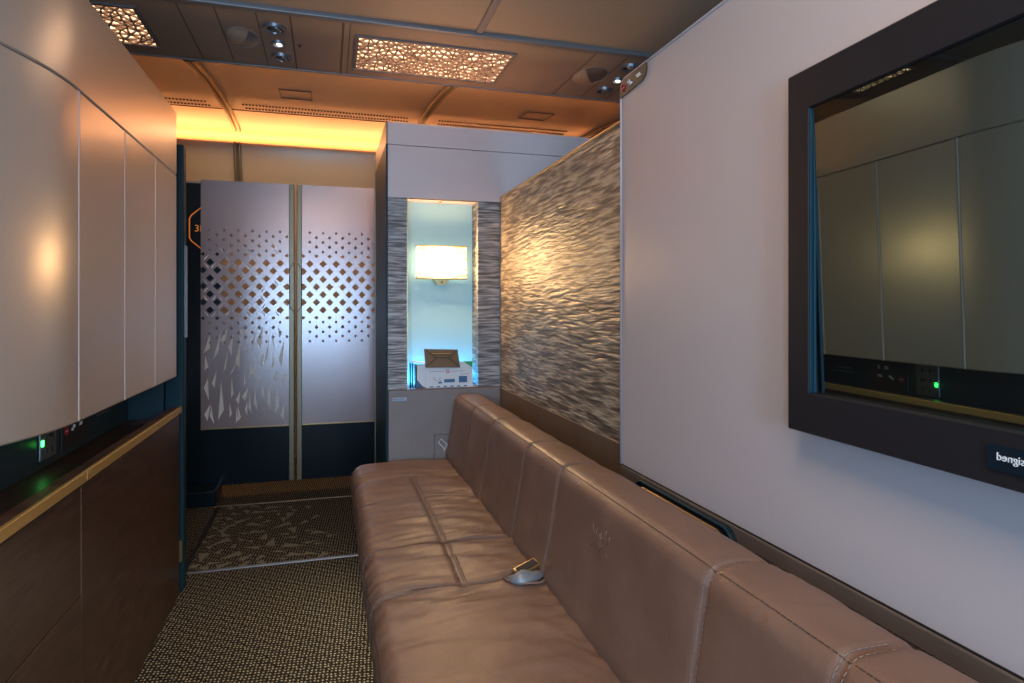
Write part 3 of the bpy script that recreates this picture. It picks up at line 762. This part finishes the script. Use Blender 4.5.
# small plates on the base
lbp = empty('name_plate', (.30, YP - .019, .70), 'small silvery plate at the top left corner of the leather base under the niche', 'plate')
build('plate', bx(.258, .322, YP - .0205, YP - .010, .700, .716, .001), M['steel'], lbp)
b = nb()
for k in range(4): box(b, .264 + k * .013, .273 + k * .013, YP - .0215, YP - .020, .705, .711)
build('engraving', b, M['ceilgrey'], lbp)
bp_ = empty('symbol_plate', (.5, YP - .019, .5), 'square plate with a pale tag symbol beside the sofa end', 'plate')
build('plate', bx(.437, .52, YP - .021, YP - .010, .43, .552, .002), M['leather2'], bp_)
b = nb(); Yp = YP - .022
q = [(.462, .530), (.474, .541), (.505, .508), (.493, .496)]
q = [(0.4560, .517), (0.4685, .531), (0.4935, .506), (0.4805, .491)]
tube(b, [(x, Yp, z) for x, z in q], .0024, 6, closed=True)
tube(b, [(0.4935, Yp, .506), (0.5060, Yp, .504)], .0016, 6); tube(b, [(0.4805, Yp, .491), (0.4805, Yp, .478)], .0016, 6); tube(b, [(0.5060, Yp, .504), (0.4950, Yp, .499), (0.4850, Yp, .486), (0.4805, Yp, .478)], .0016, 6)
build('symbol', b, M['whiteink'], bp_)
b = nb(); tube(b, [(x, Yp + .0008, z) for x, z in ((.439, .432), (.518, .432), (.518, .550), (.439, .550))], .0013, 4, closed=True); build('border', b, M['slot'], bp_)

# sconce
sc = empty('wall_sconce', (.485, YP + .118, 1.22), 'glowing box shaped wood veneer wall lamp on a brass mount in the niche', 'wall lamp')
b = nb(); box(b, .376, .596, YP + .045, YP + .10, CZ + .128, CZ + .268, .003); build('shade', b, M['shade'], sc)
for z in (CZ + .1235, CZ + .2675): build('shade_rim', bx(.373, .599, YP + .042, YP + .103, z, z + .005, .001), M['gold'], sc)
b = nb(); extrude_poly(b, [(.449, YP + .058, CZ + .123), (.521, YP + .058, CZ + .123), (.504, YP + .058, CZ + .099), (.466, YP + .058, CZ + .099)], (0, .058, 0)); build('mount', b, M['gold'], sc)
b = nb(); bmesh.ops.create_uvsphere(b, u_segments=12, v_segments=8, radius=.006); bmesh.ops.translate(b, vec=(.485, YP + .057, CZ + .109), verts=b.verts); build('switch', b, M['chrome'], sc, smooth='all')

# carton with leaflet
zf = z0n
cb = empty('carton', (.42, YP + .06, zf), 'pale open carton at the left of the niche shelf', 'carton')
b = nb(); box(b, .366, .60, YP + .022, YP + .026, zf, zf + .098); box(b, .366, .60, YP + .088, YP + .092, zf, zf + .098); box(b, .366, .37, YP + .022, YP + .09, zf, zf + .098); box(b, .596, .60, YP + .022, YP + .09, zf, zf + .098); box(b, .366, .60, YP + .022, YP + .09, zf, zf + .004)
build('tray', b, M['white'], cb)
b = nb(); extrude_poly(b, [(.352, YP + .030, zf + .110), (.432, YP + .030, zf + .101), (.432, YP + .088, zf + .104), (.346, YP + .088, zf + .112)], (0, 0, .002)); build('flap', b, M['pink'], cb)
b = nb(); extrude_poly(b, [(.367, YP + .0205, zf + .04), (.40, YP + .0205, zf + .002), (.367, YP + .0205, zf + .002)], (0, .001, 0)); build('printed_corner', b, M['blueink'], cb)
b = nb()
for k in range(2): box(b, .345 + k * .010, .347 + k * .010, YP + .035, YP + .085, zf, zf + .105)
build('acrylic_side', b, M['darkblue'], cb)
lf = empty('leaflet', (.51, YP + .016, zf), 'pale blue printed leaflet with a green corner standing before the carton', 'leaflet')
b = nb(); box(b, .406, .615, YP + .013, YP + .015, zf, zf + .112); build('sheet', b, M['white'], lf)
Yl = YP + .0125
b = nb(); extrude_poly(b, [(.572, Yl, zf + .112), (.615, Yl, zf + .112), (.615, Yl, zf + .084)], (0, -.0006, 0)); build('green_corner', b, M['green'], lf)
b = nb()
for k in range(7): box(b, .424 + k * .009, .431 + k * .009, Yl - .0006, Yl, zf + .069, zf + .0715)
build('grey_print', b, M['greyink'], lf, kind='stuff'); b = nb()
for k in range(7): box(b, .518 + k * .009, .525 + k * .009, Yl - .0006, Yl, zf + .069, zf + .0715)
build('grey_print', b, M['greyink'], lf, kind='stuff')
build('grey_print', bx(.56, .60, Yl - .0006, Yl, zf + .056, zf + .058), M['greyink'], lf)
b = nb(); tube(b, [(.503 + .0075 * math.cos(a), Yl - .0005, zf + .070 + .0075 * math.sin(a)) for a in [2 * PI * k / 16 for k in range(16)]], .0012, 5, closed=True); tube(b, [(.498, Yl - .0005, zf + .075), (.508, Yl - .0005, zf + .065)], .0012, 5)
build('prohibition_symbol', b, M['red'], lf)
b = nb(); box(b, .488, .535, Yl - .0006, Yl, zf + .022, zf + .036); box(b, .553, .590, Yl - .0006, Yl, zf + .020, zf + .048); box(b, .462, .478, Yl - .0006, Yl, zf + .018, zf + .026)
for k in range(6): box(b, .425 + k * .03, .440 + k * .03, Yl - .0006, Yl, zf + .002, zf + .007)
build('blue_print', b, M['blueink'], lf)
b = nb(); tube(b, [(.440, Yl - .0004, zf + .046), (.448, Yl - .0004, zf + .034), (.458, Yl - .0004, zf + .030)], .0012, 5); build('small_drawing', b, M['greyink'], lf); b = nb(); tube(b, [(.472, Yl - .0004, zf + .044), (.466, Yl - .0004, zf + .036), (.472, Yl - .0004, zf + .028)], .0012, 5)
build('small_drawing', b, M['greyink'], lf)
# leather envelope resting on top
en = empty('envelope_pouch', (.48, YP + .01, zf + .098), 'dark bronze envelope shaped pouch leaning on top of the leaflet', 'pouch')
b = nb(); A = [(.404, zf + .090), (.556, zf + .087), (.549, zf + .164), (.402, zf + .169)]
extrude_poly(b, [(p[0], YP - .002 + (p[1] - zf - .09) * .3, p[1]) for p in A], (0, .010, 0))
build('body', b, mat('bronze_card', (.13, .095, .065), .35, metal=.3), en)
b = nb()
def ep(x, z): return (x, YP - .0035 + (z - zf - .09) * .3, z)
tube(b, [ep(.404, zf + .169), ep(.452, zf + .132), ep(.505, zf + .131), ep(.549, zf + .164)], .001, 5); tube(b, [ep(.405, zf + .091), ep(.45, zf + .130)], .001, 5); tube(b, [ep(.555, zf + .089), ep(.508, zf + .130)], .001, 5)
build('fold_line', b, M['slot'], en)
b = nb(); tube(b, [ep(.435, zf + .149), ep(.52, zf + .147)], .0012, 5); build('trim_line', b, M['gold'], en)

# ------------------------------------------------------------------ sliding doors
YD = 3.97
ZS = .395; Z0, Z1 = .07, 1.83
RP = .0462; CP = .076
rows_big = [1.405 - RP * k for k in range(9)]                       # through-holes
def door_panel(xa, xb, phase, left):
    """skin with real diamond openings; top / bottom plain"""
    b = nb(); yf, yb = YD, YD + .024
    def quadFB(pts):
        for y, rev in ((yf, 0), (yb, 1)):
            v = [b.verts.new((p[0], y, p[1])) for p in pts]; b.faces.new(v[::-1] if rev else v)
    top, bot = rows_big[0] + RP / 2, rows_big[-1] - RP / 2
    quadFB([(xa, top), (xb, top), (xb, Z1), (xa, Z1)]); quadFB([(xa, ZS + .006), (xb, ZS + .006), (xb, bot), (xa, bot)])
    for r, zc in enumerate(rows_big):
        off = phase + (CP / 2 if r % 2 else 0)
        edge = r in (0, len(rows_big) - 1)
        hx, hz = (.013, .012) if edge else (.0222, .0226)
        k0 = math.floor((xa - off) / CP) - 1
        x = off + k0 * CP
        while x < xb + CP:
            c0, c1 = max(xa, x - CP / 2), min(xb, x + CP / 2)
            if c1 - c0 > 1e-5:
                zl, zh = zc - RP / 2, zc + RP / 2
                if x - hx > c0 and x + hx < c1:
                    D = [(x, zc - hz), (x + hx, zc), (x, zc + hz), (x - hx, zc)]
                    quadFB([(c0, zl), (x, zl), D[0], D[3], (c0, zc)]); quadFB([(x, zl), (c1, zl), (c1, zc), D[1], D[0]])
                    quadFB([(c1, zc), (c1, zh), (x, zh), D[2], D[1]]); quadFB([(x, zh), (c0, zh), (c0, zc), D[3], D[2]])
                    f_ = [b.verts.new((p[0], yf, p[1])) for p in D]; g = [b.verts.new((p[0], yb, p[1])) for p in D]
                    for k in range(4): b.faces.new((f_[k], f_[(k + 1) % 4], g[(k + 1) % 4], g[k]))
                elif c0 < x < c1 or abs(x - c0) < hx or abs(x - c1) < hx:
                    # half diamond cut by the panel edge
                    L_ = abs(x - hx) if 0 else None
                    if x - hx <= c0:    # open to the left edge
                        w = (c0 - (x - hx)) / hx; tz = hz * (1 - abs(c0 - x) / hx) if abs(c0 - x) < hx else 0
                        P = [(max(x, c0), zc - (hz if x > c0 else tz)), (x + hx, zc), (max(x, c0), zc + (hz if x > c0 else tz))]
                        quadFB([(c0, zl), (c1, zl), (c1, zc), P[1], P[0], (c0, zc - tz)] if x > c0 else [(c0, zl), (c1, zl), (c1, zc), P[1], P[0]])
                        quadFB([(c1, zc), (c1, zh), (c0, zh), (c0, zc + tz), P[2], P[1]] if x > c0 else [(c1, zc), (c1, zh), (c0, zh), P[2], P[1]])
                    else:
                        tz = hz * (1 - abs(c1 - x) / hx) if abs(c1 - x) < hx else 0
                        P = [(min(x, c1), zc - (hz if x < c1 else tz)), (x - hx, zc), (min(x, c1), zc + (hz if x < c1 else tz))]
                        quadFB([(c0, zl), (c1, zl), (c1, zc - tz), P[0], P[1], (c0, zc)] if x < c1 else [(c0, zl), (c1, zl), P[0], P[1], (c0, zc)])
                        quadFB([(c0, zc), P[1], P[2], (c1, zc + tz), (c1, zh), (c0, zh)] if x < c1 else [(c0, zc), P[1], P[2], (c1, zh), (c0, zh)])
                else: quadFB([(c0, zl), (c1, zl), (c1, zh), (c0, zh)])
            x += CP
    for xx in (xa, xb):
        v = [b.verts.new(p) for p in ((xx, yf, ZS), (xx, yb, ZS), (xx, yb, Z1), (xx, yf, Z1))]; b.faces.new(v)
    v = [b.verts.new(p) for p in ((xa, yf, Z1), (xb, yf, Z1), (xb, yb, Z1), (xa, yb, Z1))]; b.faces.new(v)
    bmesh.ops.remove_doubles(b, verts=b.verts, dist=1e-6)
    # pale triangles laid just over the front face
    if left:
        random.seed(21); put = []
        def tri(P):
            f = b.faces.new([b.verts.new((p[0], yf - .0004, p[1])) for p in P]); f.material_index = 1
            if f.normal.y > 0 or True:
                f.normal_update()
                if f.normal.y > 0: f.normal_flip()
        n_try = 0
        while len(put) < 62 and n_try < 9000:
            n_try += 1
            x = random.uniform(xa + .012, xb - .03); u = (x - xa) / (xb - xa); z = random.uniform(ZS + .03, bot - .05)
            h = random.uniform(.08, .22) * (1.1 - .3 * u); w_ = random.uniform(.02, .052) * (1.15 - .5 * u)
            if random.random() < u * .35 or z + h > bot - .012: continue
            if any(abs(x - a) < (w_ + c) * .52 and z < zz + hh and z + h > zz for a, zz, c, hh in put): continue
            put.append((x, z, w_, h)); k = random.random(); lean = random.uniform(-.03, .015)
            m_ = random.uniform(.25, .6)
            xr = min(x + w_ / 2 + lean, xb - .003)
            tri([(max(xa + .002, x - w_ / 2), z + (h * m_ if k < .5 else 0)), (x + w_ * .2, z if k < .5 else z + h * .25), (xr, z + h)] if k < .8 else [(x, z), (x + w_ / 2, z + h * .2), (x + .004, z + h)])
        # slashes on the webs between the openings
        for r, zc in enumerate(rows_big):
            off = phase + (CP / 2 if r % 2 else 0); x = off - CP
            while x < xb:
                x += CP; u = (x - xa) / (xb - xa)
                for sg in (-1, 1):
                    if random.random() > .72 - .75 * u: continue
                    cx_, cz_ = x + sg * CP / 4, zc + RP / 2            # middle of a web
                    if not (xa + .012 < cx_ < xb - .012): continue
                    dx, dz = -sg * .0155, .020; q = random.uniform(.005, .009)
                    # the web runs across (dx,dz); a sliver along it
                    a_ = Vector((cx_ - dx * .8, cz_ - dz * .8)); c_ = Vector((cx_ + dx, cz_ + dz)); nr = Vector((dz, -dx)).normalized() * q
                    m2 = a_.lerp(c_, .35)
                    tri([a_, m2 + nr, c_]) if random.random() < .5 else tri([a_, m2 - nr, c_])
    # embossed studs above and below
    s = nb()
    def stud(x, z, h):
        if x - h < xa or x + h > xb: return
        c = s.verts.new((x, yf - .0035, z)); q = [s.verts.new((x + dx, yf + .0003, z + dz)) for dx, dz in ((h, 0), (0, h * 1.2), (-h, 0), (0, -h * 1.2))]
        for k in range(4): s.faces.new((c, q[k], q[(k + 1) % 4]))
    for zs, sg, h in ((rows_big[0], 1, 0), (rows_big[-1], -1, 0)):
        for j, (dz, hh) in enumerate(((.026, .010), (.056, .0125), (.084, .0105), (.112, .0105), (.140, .009))):
            off = phase + (CP / 2 if j % 2 == 0 else 0) + (0 if len(rows_big) % 2 else 0)
            k = math.floor((xa - off) / CP) - 1; x = off + k * CP
            while x < xb + CP:
                stud(x, zs + sg * dz, hh); x += CP
    bmesh.ops.recalc_face_normals(s, faces=s.faces)
    return b, s
for (idx, xa, xb, pa, pb, ph, m) in ((1, -.700, -.222, -.222, -.193, -.690, 'door_etched'), (2, -.149, .345, -.178, -.149, -.1425, 'door')):
    d = empty('door_%d' % idx, ((xa + xb) / 2, YD, 0), kind='structure')
    tag(d, ('left' if idx == 1 else 'right') + ' sliding door with diamond cut-outs and a brass edge')
    pb_, st_ = door_panel(xa, xb, ph, idx == 1)
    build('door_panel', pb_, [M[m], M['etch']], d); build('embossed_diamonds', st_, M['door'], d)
    build('kick_panel', bx(xa - .001, xb + .001, YD + .002, YD + .024, Z0, ZS - .001), M['black'], d)
    build('divider', bx(xa, xb, YD - .004, YD + .002, ZS - .001, ZS + .006, .001), M['gold'], d)
    build('door_edge', bx(pa, pb, YD - .008, YD + .032, Z0, Z1, .003), M['goldsatin'], d)
    xm = pb if idx == 1 else pa; sgn = -1 if idx == 1 else 1
    b = nb(); zt_, zb_ = CZ + .258, CZ - .025
    hp = [(xm, YD - .009, zt_), (xm + sgn * .008, YD - .009, zt_), (xm + sgn * .026, YD - .009, zt_ - .035), (xm + sgn * .026, YD - .009, zb_ + .035), (xm + sgn * .008, YD - .009, zb_), (xm, YD - .009, zb_)]
    tube(b, hp, .0022, 6); build('handle', b, M['slot'], d)
# black jamb panel and number plate
build('wall_jamb', bx(-1.6, -.60, YD + .045, YD + .075, .0, 1.815), M['black'], kind='structure')
build('trim_24', bx(-1.6, -.60, YD + .035, YD + .08, 1.815, 1.825), M['pink'], kind='structure')
build('trim_25', bx(-.84, -.595, 3.80, 3.98, 0, .085, .008), M['black'], kind='structure')
ns = empty('seat_number_sign', (-.70, YD + .045, 1.56), 'orange outlined hexagonal sign reading 3H, half hidden by the sliding door', 'sign')
b = nb(); cxs = -.690; hw = .077
tube(b, [(cxs + dx, YD + .0435, z) for dx, z in ((-hw, 1.61), (-hw + .010, 1.630), (0, 1.690), (hw - .010, 1.63), (hw, 1.61), (hw, 1.50), (hw - .01, 1.482), (0, 1.425), (-hw + .010, 1.482), (-hw, 1.50))], .0032, 6, closed=True)
build('outline', b, M['orangeink'], ns)
text('lettering', '3H', .055, M['orangeink'], ns, (-.742 - ns.location.x, -.001, 1.537 - 1.56), (PI / 2, 0, 0))
# floor strips
build('trim_26', bx(-.60, .60, 2.862, 2.882, 0, .006, .002), M['steel'], kind='structure')
build('trim_27', bx(-.60, .60, 3.775, 3.79, 0, .005, .002), M['goldsatin'], kind='structure')
b = nb(); box(b, -.585, -.565, 2.885, 3.77, 0, .006, .002); build('trim_28', b, M['blackmat'], kind='structure')

# ------------------------------------------------------------------ lights
def area(name, loc, rot, sx, sy, col, e):
    l = bpy.data.lights.new(name, 'AREA'); l.shape = 'RECTANGLE'; l.size = sx; l.size_y = sy; l.color = col; l.energy = e
    o = bpy.data.objects.new(name, l); C.objects.link(o); o.location = loc; o.rotation_euler = rot; return o
for x0 in (-1.05, -.22, .60):
    area('window_daylight', (x0 + .25, -1.21, 1.11), (PI / 2, 0, 0), .42, .54, (.34, .65, 1.0), 24)
for y in (.30, -.60):
    area('ceiling_lamp_glow', (-.10, y, ZC - .03), (0, 0, 0), .70, .40, (1, .76, .57), 12.5)  # warm fill light at the two added overhead grilles
area('ceiling_lamp_glow', (.45, 2.825, ZC - .026), (0, 0, 0), .66, .35, (1, .66, .42), 4)
area('aisle_lamp', (-.3, 4.4, 2.2), (0, 0, 0), 1.6, .1, (1, .66, .36), 6)
def spotl(x, y, tgt, e, col, ang=70, r=.02):
    l = bpy.data.lights.new('reading_lamp_beam', 'SPOT'); l.energy = e; l.color = col; l.spot_size = math.radians(ang); l.spot_blend = .7; l.shadow_soft_size = r
    o = bpy.data.objects.new('reading_lamp_beam', l); C.objects.link(o); o.location = (x, y, ZC - .05)
    o.rotation_euler = (Vector(tgt) - o.location).to_track_quat('-Z', 'Y').to_euler()
spotl(-.20, 2.815, (.1, 2.0, 0), 14, (1, .88, .70))
l = bpy.data.lights.new('sconce_bulb', 'POINT'); l.energy = 6.5; l.color = (1, .64, .31); l.shadow_soft_size = .03
o = bpy.data.objects.new('sconce_bulb', l); C.objects.link(o); o.location = (.485, YP + .02, CZ + .20)
area('niche_blue_led', (.48, YP + .10, z0n + .012), (PI, 0, 0), .26, .02, (.06, .45, 1), 1.3)

area('under_seat_light', (.150, 1.6, .215), (0, math.radians(60), 0), .02, 2.0, (1, .80, .55), 2.6)
w = bpy.data.worlds.new('world'); bpy.context.scene.world = w; w.use_nodes = True
bg = w.node_tree.nodes['Background']; bg.inputs[0].default_value = (.55, .72, 1, 1); bg.inputs[1].default_value = 1.0

# ------------------------------------------------------------------ camera
cam = bpy.data.cameras.new('camera'); co = bpy.data.objects.new('camera', cam); C.objects.link(co)
cam.sensor_width = 36; cam.lens = 631 / 1024 * 36; cam.shift_y = -34.5 / 1024; cam.clip_start = .02
co.location = (0, 0, CZ); co.rotation_euler = (PI / 2, 0, -math.atan(184 / 631))
S = bpy.context.scene; S.camera = co
S.view_settings.view_transform = 'Standard'; S.view_settings.look = 'None'; S.view_settings.gamma = 1; S.view_settings.use_curve_mapping = False
S.view_settings.exposure = 0.06
